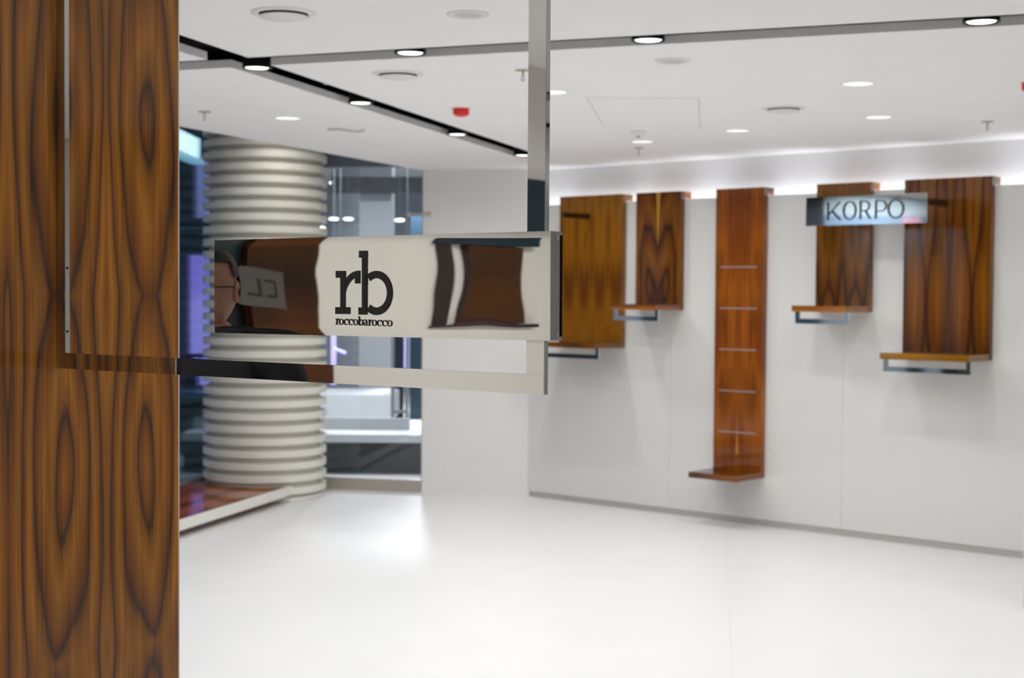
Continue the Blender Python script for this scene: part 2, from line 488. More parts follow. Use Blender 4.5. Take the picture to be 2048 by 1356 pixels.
wall_shelf('wide dark striped rosewood wall shelf at the right end of the row', -3.886, 0.574, 1.205,
           wood('rosewood_striped', 17.8, 0.02, 0.15, 2.0, 8, 0.8, 0.74, 0.15, slope=2, spin=(0.075, 0.45, 1.9, 0.040, 0.30, 0.40)), wood('rosewood_edge_striped', 1.7, 0, 0.3, 4, 3, .4, 1.05, -.4, True))

# ------------------------------------------------------------------ glyph outlines (x right, z up)
def ell(cx, cz, rx, rz, a0, a1, n=28):
    return [(cx + rx * math.cos(R(a0 + (a1 - a0) * i / n)), cz + rz * math.sin(R(a0 + (a1 - a0) * i / n))) for i in range(n + 1)]
def band(bm, outer, inner, y0, y1):
    for i in range(len(outer) - 1):
        quad = [outer[i], outer[i + 1], inner[i + 1], inner[i]]
        flat(bm, quad, y0, y1)
def rect(bm, x0, x1, z0, z1, y0, y1):
    flat(bm, [(x0, z0), (x1, z0), (x1, z1), (x0, z1)], y0, y1)

# ------------------------------------------------------------------ KORPO sign on its arm
ks = thing('shelf_sign', 'mirror-polished KORPO sign plate on an arm before the two right-hand shelves', 'sign', U(-4.2755, 8.335, 2.137), -TH)
bm = bmesh.new(); box(bm, -0.4145, 0.4145, -0.006, 0.0, -0.091, 0.091, bev=0.001)
kp = obj('sign_plate', bm, chrome('korpo_mirror', 0.0004, (2, 2, 2), (0.72, 0.71, 0.70), 0.03), ks)
bm = bmesh.new(); box(bm, -0.4145, 0.4145, 0.0002, 0.028, 0.085, 0.091); box(bm, -0.4145, 0.4145, 0.0002, 0.028, -0.091, -0.085)
obj('plate_fold', bm, M_chrome2, kp)
bm = bmesh.new(); box(bm, 0.380, 0.392, 0.0005, 0.331, 0.022, 0.062, bev=0.001)
obj('sign_arm', bm, plain('dark_bronze_arm', (0.05, 0.03, 0.012), 0.3, metal=0.6), ks)
bm = bmesh.new()
y0, y1 = -0.0085, -0.0062
zb, zt = 2.0785 - 2.137, 2.1945 - 2.137
def ux(u): return u + 4.2755
def stem(x0, x1): rect(bm, x0, x1, zb, zt, y0, y1)
k0 = ux(-4.537)
stem(k0, k0 + .014)
flat(bm, [(k0 + .013, zb + .045), (k0 + .083, zt), (k0 + .096, zt), (k0 + .013, zb + .030)][::-1], y0, y1)
flat(bm, [(k0 + .030, zb + .052), (k0 + .085, zb), (k0 + .104, zb), (k0 + .040, zb + .064)], y0, y1)
def letter_o(a, b):
    cx, rx, cz, rz = (a + b) / 2, (b - a) / 2, (zb + zt) / 2, (zt - zb) / 2 + .002
    band(bm, ell(cx, cz, rx, rz, 0, 360, 40), ell(cx, cz, rx - .015, rz - .008, 0, 360, 40), y0, y1)
def bowl(x, rw, top, bot, th=.010):
    cz = (top + bot) / 2; rz = (top - bot) / 2
    o = [(x, top)] + ell(x + rw * .45, cz, rw * .55, rz, 90, -90, 20) + [(x, bot)]
    i = [(x, top - .007)] + ell(x + rw * .45, cz, rw * .55 - .013, rz - .007, 90, -90, 20) + [(x, bot + .007)]
    band(bm, o, i, y0, y1)
letter_o(ux(-4.428), ux(-4.330))
r0 = ux(-4.312); stem(r0, r0 + .014); bowl(r0 + .012, .062, zt, zb + .050)
flat(bm, [(r0 + .034, zb + .053), (r0 + .066, zb), (r0 + .083, zb), (r0 + .048, zb + .056)], y0, y1)
p0 = ux(-4.206); stem(p0, p0 + .014); bowl(p0 + .012, .070, zt, zb + .044)
letter_o(ux(-4.122), ux(-4.009))
obj('lettering', bm, M_ink, kp)

# ------------------------------------------------------------------ white ringed column
CC = (-1.94, 11.39)
colm = thing('ringed_column', 'thick round cream column banded with stacked protruding rings', 'column', (*CC, 0))
bm = bmesh.new(); lathe(bm, [(0.428, 0.0), (0.428, 2.96)], 72); obj('core', bm, M_core, colm, True)
bm = bmesh.new(); lathe(bm, [(0.43, 0.0), (0.457, 0.0), (0.462, 0.004), (0.462, 0.030), (0.43, 0.032)], 72); obj('base', bm, M_ring, colm, True)
bm = bmesh.new()
lathe(bm, [(0.427, -0.026), (0.4765, -0.026), (0.479, -0.0235), (0.479, 0.0235), (0.4765, 0.026), (0.427, 0.026)], 72)
r0_ = obj('ring', bm, M_ring, colm, True, loc=(0, 0, 0.080))
for k in range(1, 31):
    c = r0_.copy(); COL.objects.link(c); c.parent = colm; c.location = (0, 0, 0.080 + 0.0948 * k)
BX('core_seam', (-0.0015, 0.0015, -0.4288, -0.42, 0.1, 2.9), plain('seam_line', (0.5, 0.48, 0.42), 0.6), colm, loc=(0, 0, 0), rz=R(-14))

# ------------------------------------------------------------------ display podium in the window, shop window behind it
pa, pb = Vector((-2.135, 9.332)), Vector((-1.655, 11.069))
pd = (pb - pa).normalized(); prz = math.atan2(pd.y, pd.x) - math.pi / 2     # local y along the edge, x towards the shop
plen = 4.6
pod = thing('display_podium', 'low glossy rosewood window podium with a white floating edge', 'podium', (pb.x, pb.y, 0), prz)
bm = bmesh.new()
cl = Vector(CC) - pb; px_ = Vector((pd.y, -pd.x)); cxl, cyl_ = cl.dot(px_), cl.dot(pd)
def notch(x0, x1, r=0.484, n=24):
    return [(x1 + (x0 - x1) * i / n, cyl_ - math.sqrt(max(0, r * r - (x1 + (x0 - x1) * i / n - cxl) ** 2))) for i in range(n + 1)]
prism(bm, ccw([(-0.80, -plen), (-0.012, -plen)] + notch(-0.80, -0.012)), 0.058, 0.1195)
obj('wood_top', bm, wood('rosewood_podium', 31.0, 0.1, 0.4, 3.0, 3, 0.7, 1.15, 1.3, slope=2), pod)
BX('edge_strip', (-0.0118, 0.010, -plen, notch(-0.01, 0.011)[0][1], 0.053, 0.1225), M_white_edge, pod, bev=0.002)
bm = bmesh.new(); prism(bm, ccw([(-0.78, -plen), (-0.11, -plen)] + notch(-0.78, -0.11)), 0.0, 0.0575)
obj('recessed_plinth', bm, plain('dark_plinth', (0.35, 0.33, 0.28), 0.6), pod)
w2 = thing('window_2', 'dark shop window behind the podium, looking out on the neon lit mall', 'window', (pb.x, pb.y, 0), prz)
del w2['category']; w2['kind'] = 'structure'
BX('pane', (-0.872, -0.860, -plen - 2, 0.62, 0.135, 2.97), M_glass, w2)
BX('sill_rail', (-0.890, -0.840, -plen - 2, 0.62, 0.0, 0.135), plain('sill_grey', (0.30, 0.28, 0.28), 0.4), w2)

# ------------------------------------------------------------------ rosewood portal jamb on the left
# local x = out of the wood (towards the shop opening), local y = along the panel, away from the viewer
jl = F(-1.228, 0.0)
jamb = thing('portal_jamb', 'glossy bookmatched rosewood portal jamb filling the left edge', 'jamb', (jl.x, jl.y, 0), -TF)
M_jamb = wood('rosewood_jamb', 2.0, 0.0, 0.25, 2.4, 7.0, 0.9, 1.42, 0.0, slope=1.0, spin=(0.115, 1.20, 0.78, 0.030, 0.20, 0.75))
bm = bmesh.new(); box(bm, -0.014, 0.0, -0.324, 0.334, 0.012, HC - .001)
vn = obj('veneer_panel', bm, M_jamb, jamb)
# shift the texture: the mesh is drawn with local x across the leaf
for v in vn.data.vertices:
    x, y, z = v.co; v.co = (y - 0.13, -x, z)
vn.data.flip_normals() if False else None
vn.location = (0, 0.13, 0); vn.rotation_euler = (0, 0, R(90))
BX('edge_strip', (-0.30, 0.0006, 0.334, 0.3372, 0.0, HC - .001), M_white_edge, jamb)
BX('edge_strip', (-0.30, 0.0006, -0.3272, -0.324, 0.0, HC - .001), M_white_edge, jamb)
BX('core', (-0.30, -0.0145, -0.324, 0.334, 0.0, HC - .001), M_wall, jamb)

# ------------------------------------------------------------------ hanging chrome frame with the mirror sign
fr = thing('hanging_sign_frame', 'polished chrome portal frame hanging beside the jamb', 'sign frame', F(0, 0, 1.437), -TF)
D_ = 0.012
BX('bottom_bar', (-1.2275, 0.0, 0.0, D_, -0.0005, 0.0320), M_chrome, fr, bev=0.0008)
BX('right_post', (-0.0355, -0.0, 0.0, D_, 0.0322, HC - 1.4375), M_chrome, fr, bev=0.0008)
lp = BX('left_post', (-1.2275, -1.2000, 0.0, D_, 0.0322, HC - 1.4375), M_chrome, fr, bev=0.0008)
for z_ in (1.6465, 1.514):
    bm = bmesh.new(); bar(bm, (-1.2002, 0.0055, z_ - 1.437), (-1.1994, 0.0055, z_ - 1.437), 0.0026, 14)
    obj('screw_hole', bm, M_black, lp)

sg = thing('mirror_sign', 'mirror-polished roccobarocco sign plate screwed to the hanging frame', 'sign', F(-0.3655, 0.0, 1.6104), -TF)
sg.rotation_euler = (0, R(-0.25), -TF + 0.0058)
bm = bmesh.new()
# plate front, slightly dished near its right end like thin folded sheet
nx, nz = 72, 24
x0, x1, z0, z1 = -0.380, 0.3795, -0.0877, 0.0877
def dish(x, z):
    e = 0.0
    ez = min(z - z0, z1 - z) / 0.012
    ex = min(x - x0, x1 - x) / 0.012
    k = max(0.0, 1 - min(ez, 3.0)) ** 2 * 0.0006 if ez < 1 else 0.0
    e += k
    e += 0.00025 * math.sin(9 * x + 2.0) * math.sin(14 * z + 1.0)
    return e
vv = [[bm.verts.new((x0 + (x1 - x0) * i / nx, -0.0085 + dish(x0 + (x1 - x0) * i / nx, z0 + (z1 - z0) * j / nz), z0 + (z1 - z0) * j / nz)) for j in range(nz + 1)] for i in range(nx + 1)]
for i in range(nx):
    for j in range(nz):
        bm.faces.new((vv[i][j], vv[i + 1][j], vv[i + 1][j + 1], vv[i][j + 1]))
sp_ = obj('sign_plate', bm, M_plate, sg, True)
BX('plate_back', (x0 + .001, x1 - .001, -0.0072, -0.0055, z0 + .001, z1 - .001), M_chrome, sp_)
sr = BX('side_return', (x1 - .0005, x1 + .0012, -0.0085, 0.026, z0, z1), M_chrome, sg)
BX('side_gap', (x1 + .0012, x1 + .0018, 0.0195, 0.0255, z0 + .006, z1 - .006), M_black, sr)
for z_ in (z0 + .010, z1 - .010):
    bm = bmesh.new(); bar(bm, (x1 + .0012, 0.011, z_), (x1 + .0030, 0.011, z_), 0.0040, 16)
    scw = obj('screw', bm, M_greymetal, sr)
# lettering: numbers below are millimetre-scale outlines taken in a 1055-wide drawing of the logo
SS = 0.1525e-3
def lx(X): return (X - 1055 / 2) * SS - 0.0085
def lz(Y): return -(Y - 1356 / 2) * 0.1165e-3
def P_(*pts): return [(lx(a), lz(b)) for a, b in pts][::-1]
ya, yb = -0.0098, -0.0076
bm = bmesh.new()
def RX(X0, Y0, X1, Y1): rect(bm, lx(X0), lx(X1), lz(Y1), lz(Y0), ya, yb)
# r
RX(98, 442, 246, 549); RX(168, 545, 242, 1000); RX(91, 993, 316, 1099)
RX(392, 545, 466, 636)
o_ = [(246, 572), (270, 540), (310, 497), (350, 468), (395, 450), (430, 443), (466, 441)]
i_ = [(242, 775), (262, 705), (290, 650), (320, 607), (352, 575), (392, 552), (466, 549)]
band(bm, [(lx(a), lz(b)) for a, b in o_], [(lx(a), lz(b)) for a, b in i_], ya, yb)
# b
RX(452, 143, 578, 248); RX(497, 240, 575, 1105); RX(444, 995, 500, 1105)
oe = [(x, y) for x, y in [(712 + 237 * math.cos(R(t)), 778 + 331 * math.sin(R(t))) for t in range(-126, 127, 6)]]
ie = [(712 + 157 * math.cos(R(t)), 776 + 218 * math.sin(R(t))) for t in range(-126, 127, 6)]
ie = [(max(x, 571), y) for x, y in ie]; oe = [(max(x, 566), y) for x, y in oe]
band(bm, [(lx(a), lz(b)) for a, b in oe], [(lx(a), lz(b)) for a, b in ie], ya, yb)
RX(560, 500, 578, 660); RX(556, 900, 572, 1060)
obj('logo_letters', bm, M_ink, sp_)
# roccobarocco, slab serif minuscules
bm = bmesh.new()
base, xh = 1272, 1180
def word(X, Y0, w, ch):
    t = 14; s = 8
    top, bot = Y0 - 92, Y0
    cz = (top + bot) / 2
    def EL(cx, rx, ry, a0, a1, tt=t, n=22):
        o = [(lx(cx + rx * math.cos(R(a0 + (a1 - a0) * k / n))), lz(cz + ry * math.sin(R(a0 + (a1 - a0) * k / n)))) for k in range(n + 1)]
        i = [(lx(cx + (rx - tt) * math.cos(R(a0 + (a1 - a0) * k / n))), lz(cz + (ry - s) * math.sin(R(a0 + (a1 - a0) * k / n)))) for k in range(n + 1)]
        band(bm, o, i, ya, yb)
    if ch == 'o': EL(X + w / 2, w / 2, 48, 0, 360)
    if ch == 'c':
        EL(X + w / 2, w / 2, 48, 42, 318)
        RX(X + w - 16, top - 2, X + w - 4, top + 30)
    if ch == 'r':
        RX(X, top - 2, X + 26, top + 9); RX(X + 12, top, X + 28, bot); RX(X - 2, bot - 10, X + 42, bot)
        o = [(X + 28, top + 22), (X + 34, top + 8), (X + 44, top - 1), (X + w, top - 3)]
        i = [(X + 28, top + 40), (X + 36, top + 24), (X + 44, top + 12), (X + w, top + 9)]
        band(bm, [(lx(a), lz(b)) for a, b in o], [(lx(a), lz(b)) for a, b in i], ya, yb)
        RX(X + w - 10, top + 6, X + w, top + 22)
    if ch == 'b':
        RX(X - 2, top - 46, X + 20, top - 36); RX(X + 6, top - 40, X + 22, bot)
        EL(X + w / 2 + 8, w / 2 - 4, 48, -150, 150)
    if ch == 'a':
        RX(X + w - 26, top + 26, X + w - 10, bot - 6); RX(X + w - 14, bot - 11, X + w, bot)
        o = [(X + 6, top + 16), (X + 14, top + 2), (X + w / 2 - 4, top - 4), (X + w - 20, top + 4), (X + w - 10, top + 26)]
        i = [(X + 14, top + 22), (X + 20, top + 12), (X + w / 2 - 4, top + 7), (X + w - 30, top + 14), (X + w - 26, top + 30)]
        band(bm, [(lx(a), lz(b)) for a, b in o], [(lx(a), lz(b)) for a, b in i], ya, yb)
        cc = [(X + w / 2 - 4 + (w / 2 - 6) * math.cos(R(k)), bot - 25 + 27 * math.sin(R(k))) for k in range(0, 361, 15)]
        ci = [(X + w / 2 - 4 + (w / 2 - 6 - t) * math.cos(R(k)), bot - 25 + 17 * math.sin(R(k))) for k in range(0, 361, 15)]
        band(bm, [(lx(a), lz(b)) for a, b in cc], [(lx(a), lz(b)) for a, b in ci], ya, yb)
X_ = [(92, 50, 'r'), (146, 70, 'o'), (222, 66, 'c'), (293, 66, 'c'), (363, 72, 'o'), (440, 70, 'b'), (514, 68, 'a'), (586, 54, 'r'), (645, 72, 'o'), (722, 70, 'c'), (797, 70, 'c'), (871, 74, 'o')]
for k, (X, w, ch) in enumerate(X_):
    word(X, 1262 + k * 1.2, w, ch)
obj('name_letters', bm, M_ink, sp_)

# ------------------------------------------------------------------ ceiling fittings
def area(name, parent, z, size, power, col=(1, 0.99, 0.965), spread=168):
    l = bpy.data.lights.new(name, 'AREA'); l.shape = 'DISK'; l.size = size; l.energy = power; l.color = col; l.spread = R(spread)
    o = bpy.data.objects.new(name, l); COL.objects.link(o); o.parent = parent; o.location = (0, 0, z)
    return o

def slot_lamp(x, y, label, first=[None]):
    if first[0] is None:
        t = thing('slot_spotlight', label, 'spotlight', (x, y, HC), 0, 'black spotlights in the ceiling slots')
        bm = bmesh.new(); lathe(bm, [(0.0, 0.084), (0.047, 0.084), (0.050, 0.078), (0.064, 0.004), (0.066, -0.004), (0.062, -0.006), (0.054, 0.002), (0.0, 0.004)], 40)
        obj('housing', bm, M_lampblack, t, True)
        bm = bmesh.new(); lathe(bm, [(0.0, -0.004), (0.049, -0.003), (0.053, 0.0015), (0.0, 0.0015)], 40)
        obj('lens', bm, M_lens, t, True)
        area('light', t, -0.0062, 0.09, LAMP_W)
        first[0] = t
        return t
    return dup(first[0], (x, y, HC), label)
slot_lamp(-1.118, 6.345, 'largest black spotlight, hanging where the two ceiling slots cross')
slot_lamp(-0.787, 7.491, 'black spotlight in the dark diagonal slot, next beyond the slot crossing')
slot_lamp(-0.345, 8.94, 'black spotlight in the diagonal slot just past the red fire detector')
slot_lamp(0.066, 10.263, 'farthest black spotlight of the diagonal slot, half behind the chrome post')
slot_lamp(-0.421, 5.925, 'black spotlight in the grey cross slot between the slot crossing and the chrome post')
slot_lamp(0.514, 5.590, 'black spotlight in the grey cross slot just right of the chrome post')
slot_lamp(1.655, 5.170, 'black spotlight in the grey cross slot near the top right corner')
slot_lamp(2.72, 4.79, 'black spotlight in the cross slot beyond the right edge of view')
slot_lamp(-1.46, 5.21, 'black spotlight in the diagonal slot above the jamb')
slot_lamp(-1.80, 4.11, 'black spotlight in the diagonal slot nearest the entrance')

def downlight(x, y, label, first=[None]):
    if first[0] is None:
        t = thing('downlight', label, 'ceiling light', (x, y, HC), 0, 'recessed white downlights')
        bm = bmesh.new(); lathe(bm, [(0.0, -0.0015), (0.068, -0.0015), (0.070, 0.001), (0.0, 0.001)], 40)
        obj('diffuser', bm, M_down, t, True)
        bm = bmesh.new(); lathe(bm, [(0.0702, 0.001), (0.0702, -0.003), (0.078, -0.002), (0.080, 0.001)], 40)
        obj('trim_ring', bm, M_whiteplastic, t, True)
        area('light', t, -0.003, 0.13, DOWN_W, (1, 0.99, 0.97), 168)
        first[0] = t
        return t
    return dup(first[0], (x, y, HC), label)
downlight(-1.269, 8.178, 'recessed white downlight left of the diagonal slot, above the ringed column')
downlight(0.188, 7.054, 'recessed white downlight half hidden behind the right edge of the chrome post')
downlight(0.825, 9.303, 'recessed white downlight between the smoke detector and a sprinkler')
downlight(1.330, 8.645, 'recessed white downlight left of the farthest air vent, over the long red panel')
downlight(1.583, 6.703, 'recessed white downlight closest to the grey cross slot, on the right')
downlight(1.992, 7.948, 'recessed white downlight above the KORPO sign, right of the air vent')
downlight(3.25, 6.35, 'recessed white downlight out of view on the right')
downlight(0.85, 3.9, 'recessed white downlight out of view above the entrance floor')
downlight(-1.5, 3.9, 'recessed white downlight out of view behind the jamb')

def vent(x, y, label, first=[None]):
    if first[0] is None:
        t = thing('air_vent', label, 'air vent', (x, y, HC), 0, 'round white ceiling air vents')
        bm = bmesh.new(); lathe(bm, [(0.086, 0.001), (0.086, -0.006), (0.094, -0.009), (0.112, -0.005), (0.116, 0.001)], 56)
        obj('outer_ring', bm, M_whiteplastic, t, True)
        bm = bmesh.new(); lathe(bm, [(0.0, -0.004), (0.0855, -0.003)], 56)
        obj('dark_throat', bm, plain('vent_throat', (0.05, 0.05, 0.035), 0.8), t)
        bm = bmesh.new(); lathe(bm, [(0.0, -0.026), (0.04, -0.0245), (0.075, -0.0205), (0.083, -0.0170), (0.0835, -0.0140), (0.076, -0.0150), (0.0, -0.016)], 56)
        obj('valve_disc', bm, M_whiteplastic, t, True)
        first[0] = t
        return t
    return dup(first[0], (x, y, HC), label)
vent(-0.806, 5.10, 'largest round air vent, at the top of the view left of the chrome post')
vent(-0.516, 6.494, 'round air vent between the cross slot and the red fire detector')
vent(1.407, 7.595, 'round air vent on the right, above the long red panel and KORPO sign')

def speaker(x, y, label, first=[None]):
    if first[0] is None:
        t = thing('ceiling_speaker', label, 'speaker', (x, y, HC), 0, 'flush round ceiling speakers')
        bm = bmesh.new(); lathe(bm, [(0.050, 0.001), (0.050, -0.004), (0.066, -0.007), (0.074, -0.004), (0.076, 0.001)], 48)
        obj('outer_ring', bm, M_whiteplastic, t, True)
        bm = bmesh.new(); lathe(bm, [(0.0, -0.003), (0.0495, -0.003), (0.0495, 0.001)], 48)
        obj('grille', bm, M_grille, t)
        first[0] = t
        return t
    return dup(first[0], (x, y, HC), label)
speaker(-0.162, 5.104, 'flush round ceiling speaker at the top, left of the chrome post')
speaker(0.662, 6.083, 'flush round ceiling speaker right of the chrome post, below the cross slot')

def fire(x, y, label, first=[None]):
    if first[0] is None:
        t = thing('fire_detector', label, 'fire detector', (x, y, HC), 0, 'red fire detectors on the ceiling')
        bm = bmesh.new(); lathe(bm, [(0.052, 0.001), (0.052, -0.003), (0.0, -0.003)], 40)
        obj('mounting_plate', bm, M_whiteplastic, t, True)
        bm = bmesh.new(); lathe(bm, [(0.0, -0.046), (0.018, -0.045), (0.034, -0.040), (0.043, -0.032), (0.0435, -0.003), (0.0, -0.003)], 40)
        obj('red_cap', bm, M_red, t, True)
        first[0] = t
        return t
    return dup(first[0], (x, y, HC), label)
fire(-0.277, 7.69, 'red fire detector on the ceiling beside the diagonal slot')
fire(2.352, 6.62, 'red fire detector cut off by the right edge of view')

def sprinkler(x, y, label, first=[None]):
    if first[0] is None:
        t = thing('sprinkler', label, 'sprinkler', (x, y, HC), 0, 'ceiling fire sprinklers')
        bm = bmesh.new(); lathe(bm, [(0.0, -0.005), (0.032, -0.004), (0.036, 0.001), (0.0, 0.001)], 32)
        obj('rosette', bm, M_greymetal, t, True)
        bm = bmesh.new(); bar(bm, (0, 0, -0.005), (0, 0, -0.026), 0.004); obj('stem', bm, M_brass, t, True)
        bm = bmesh.new(); bar(bm, (-0.007, 0, -0.024), (-0.003, 0, -0.046), 0.0018, 8); bar(bm, (0.007, 0, -0.024), (0.003, 0, -0.046), 0.0018, 8)
        lathe(bm, [(0.0, -0.049), (0.010, -0.048), (0.010, -0.046), (0.0, -0.046)], 20)
        obj('deflector', bm, M_greymetal, t, True)
        first[0] = t
        return t
    return dup(first[0], (x, y, HC), label)
sprinkler(-1.678, 7.91, 'small ceiling sprinkler at the left, next to the jamb edge')
sprinkler(0.04, 6.368, 'small ceiling sprinkler touching the left edge of the chrome post')
sprinkler(0.836, 9.70, 'small ceiling sprinkler above the two shelves nearest the chrome post')
sprinkler(2.642, 8.117, 'small ceiling sprinkler at the right, above the widest dark shelf')

sm = thing('smoke_detector', 'white ceiling smoke detector with a brown tip above the narrow dark shelf', 'smoke detector', (0.748, 8.707, HC))
bm = bmesh.new(); lathe(bm, [(0.0, -0.030), (0.022, -0.029), (0.036, -0.016), (0.047, -0.010), (0.049, 0.001)], 36); obj('body', bm, M_whiteplastic, sm, True)
bm = bmesh.new(); lathe(bm, [(0.0, -0.041), (0.010, -0.038), (0.014, -0.029)], 20); obj('tip', bm, M_brass, sm, True)
wire = thing('cable_end', 'short loose white cable stub lying flat on the ceiling left of the slot', 'cable', (-0.995, 8.655, HC))
bm = bmesh.new()
pp = [(-.11, .03, -.008), (-.09, -.02, -.012), (-.04, -.035, -.010), (.02, -.01, -.018), (.07, .02, -.020), (.11, .01, -.012)]
for a, b in zip(pp, pp[1:]): bar(bm, a, b, 0.006, 8)
obj('wire', bm, plain('cable_grey', (0.55, 0.53, 0.50), 0.6), wire, True)
tb = thing('track_connector', 'small silver bracket in the dark diagonal slot', 'bracket', (-0.90, 7.02, HC + .045), -R(17.2))
BX('clip', (-0.02, 0.02, -0.02, 0.02, -0.02, 0.035), M_chrome2, tb, bev=0.003)
bm = bmesh.new(); bar(bm, (0, 0, 0.0), (0.0, 0.20, 0.02), 0.006); obj('rod', bm, M_greymetal, tb, True)

# ------------------------------------------------------------------ mall beyond the windows (far left)
def S(x0, x1, y0, y1, z0, z1, name, mat, label=None, bev=0.0):
    o = BX(name, (x0, x1, y0, y1, z0, z1), mat, bev=bev)
    return struct(o, label)
M_teal = plain('dark_teal_wall', (0.010, 0.030, 0.050), 0.5)
M_navy = plain('dark_navy_wall', (0.004, 0.012, 0.030), 0.5)
M_grey = plain('mall_grey', (0.30, 0.33, 0.36), 0.6)
M_dgrey = plain('mall_dark_grey', (0.045, 0.05, 0.055), 0.5)
M_lgrey = plain('mall_light_grey', (0.62, 0.64, 0.66), 0.5)
M_violet = emit('violet_neon', (0.38, 0.26, 1.0), 2.4)
M_violet2 = emit('violet_neon_dim', (0.28, 0.17, 0.85), 1.1)
M_cyan = emit('cyan_lightbox', (0.40, 0.90, 1.0), 2.2)
M_whitebox = emit('white_lightbox', (0.93, 0.97, 1.0), 2.6)
S(-9.0, 1.0, 23.0, 23.2, -0.04, 6, 'wall_far', M_grey, 'pale grey far wall of the mall beyond the glass')
S(-14.0, 1.0, 12.2, 23.0, 3.35, 3.5, 'ceiling_mall', M_lgrey, 'pale mall ceiling beyond the glass')
S(-7.2, -3.75, 1.72, 12.19, 2.90, 3.0, 'ceiling_mall_left', plain('mall_ceiling_blue', (0.62, 0.64, 0.66), 0.5), 'blue grey mall ceiling left of the shop window')
S(-14.2, -14.0, -9, 23, -0.04, 6, 'wall_mall', M_teal, 'dark teal wall of the mall on the left')
fac = thing('neon_shopfront', 'dark teal shopfront across the mall with violet neon, left of the column', 'shopfront', (0, 0, 0))
def part(name, dims, mat, parent=fac, bev=0.0): return BX(name, dims, mat, parent, bev)
part('back_wall', (-6.0, -2.45, 15.2, 15.4, 0.0, 3.34), M_teal)
part('balcony_band', (-6.0, -2.48, 14.7, 15.15, 1.98, 2.34), M_navy)
part('balcony_rail', (-6.0, -2.48, 14.66, 14.70, 2.225, 2.245), plain('rail_teal', (0.05, 0.12, 0.17), 0.4))
part('neon_panel', (-3.28, -2.62, 15.1, 15.18, 2.36, 2.98), M_violet2)
part('neon_panel', (-3.18, -2.62, 15.08, 15.18, 2.35, 2.40), M_violet)
part('neon_panel', (-3.34, -2.62, 15.08, 15.18, 0.95, 1.97), M_violet)
for k, (z_, h_, w_) in enumerate(((0.78, .12, .5), (0.62, .10, .42), (0.46, .11, .48), (0.28, .12, .45), (0.10, .12, .55))):
    part('neon_panel', (-2.70 - w_ - 0.12, -2.62, 15.08, 15.18, z_, z_ + h_), M_violet)
part('dark_pillar', (-3.62, -3.40, 14.9, 15.15, 0.0, 1.97), M_navy)
part('lit_sign', (-3.95, -3.66, 15.05, 15.15, 1.62, 1.74), M_cyan)
part('red_poster', (-3.95, -3.68, 15.1, 15.18, 1.28, 1.56), plain('poster_red', (0.12, 0.012, 0.05), 0.6))
part('counter', (-6.0, -2.5, 14.2, 14.7, 0.0, 0.55), M_navy)
part('counter_top', (-6.0, -2.5, 14.15, 14.75, 0.55, 0.60), plain('counter_teal', (0.06, 0.16, 0.22), 0.4))
for x_ in (-3.72, -3.52):
    bm = bmesh.new(); lathe(bm, [(0, -.04), (.03, -.03), (.045, 0), (.03, .03), (0, .04)], 16)
    obj('spot_glow', bm, M_whitebox, fac, True, loc=(x_, 14.1, 0.27))
lb = thing('light_box', 'bright cyan white light box hung high in the mall at the jamb edge', 'light box', (-3.19, 12.4, 3.02), R(90))
BX('diffuser', (0, 2.45, 0, 0.10, -0.07, 0.13), emit('lightbox_white', (0.80, 0.98, 1.0), 7.0), lb)
BX('lower_edge', (0, 2.6, -0.01, 0.11, -0.115, -0.072), M_cyan, lb)
BX('back_box', (0, 2.45, 0.101, 0.25, -0.07, 0.16), M_navy, lb)

# beyond the back pane: stepped white display plinths in a neighbouring hall
bnch = thing('display_bench', 'white display bench on a dark base seen through the back pane', 'bench', (0, 0, 0))
M_benchw = plain('bench_white', (0.85, 0.87, 0.87), 0.5)
BX('top', (-2.42, -1.20, 14.6, 15.5, 0.30, 0.57), M_benchw, bnch, bev=0.01)
BX('base', (-2.42, -1.22, 14.65, 15.5, 0.0, 0.299), M_dgrey, bnch)
ldg = thing('white_ledge', 'long white ledge with a pale back strip, low outside the back pane', 'ledge', (0, 0, 0))
BX('slab', (-2.9, -0.72, 12.75, 13.2, 0.275, 0.345), M_benchw, ldg, bev=0.004)
BX('back_strip', (-2.9, -0.93, 13.21, 13.26, 0.345, 0.45), M_lgrey, ldg)
BX('dark_front', (-2.9, -0.72, 12.8, 13.2, 0.0, 0.274), M_dgrey, ldg)
post = thing('twin_rail_post', 'pair of slim grey posts with a cross bar outside the back pane', 'post', (-1.06, 13.9, 0))
BX('upright', (-0.10, -0.07, 0, 0.03, 0.0, 1.75), M_greymetal, post); BX('upright', (0.04, 0.07, 0, 0.03, 0.0, 1.75), M_greymetal, post)
BX('cross_bar', (-0.07, 0.04, 0.005, 0.025, 0.44, 0.47), M_greymetal, post)
for nm, lab, d, mt in (
    ('pillar', 'wide pale grey pillar in the hall behind the back pane', (-2.15, -1.50, 17.2, 17.8, 0, 3.34), M_grey),
    ('pillar', 'narrow light grey pillar in the hall behind the back pane', (-1.72, -1.36, 16.3, 16.7, 0, 3.34), M_lgrey)):
    o = BX(nm, d, mt); tag(o, lab, 'pillar')
o = BX('roof_beam', (-2.0, -0.85, 16.0, 16.25, 2.70, 2.87), M_dgrey); tag(o, 'dark grey roof beam in the hall behind the back pane', 'beam')
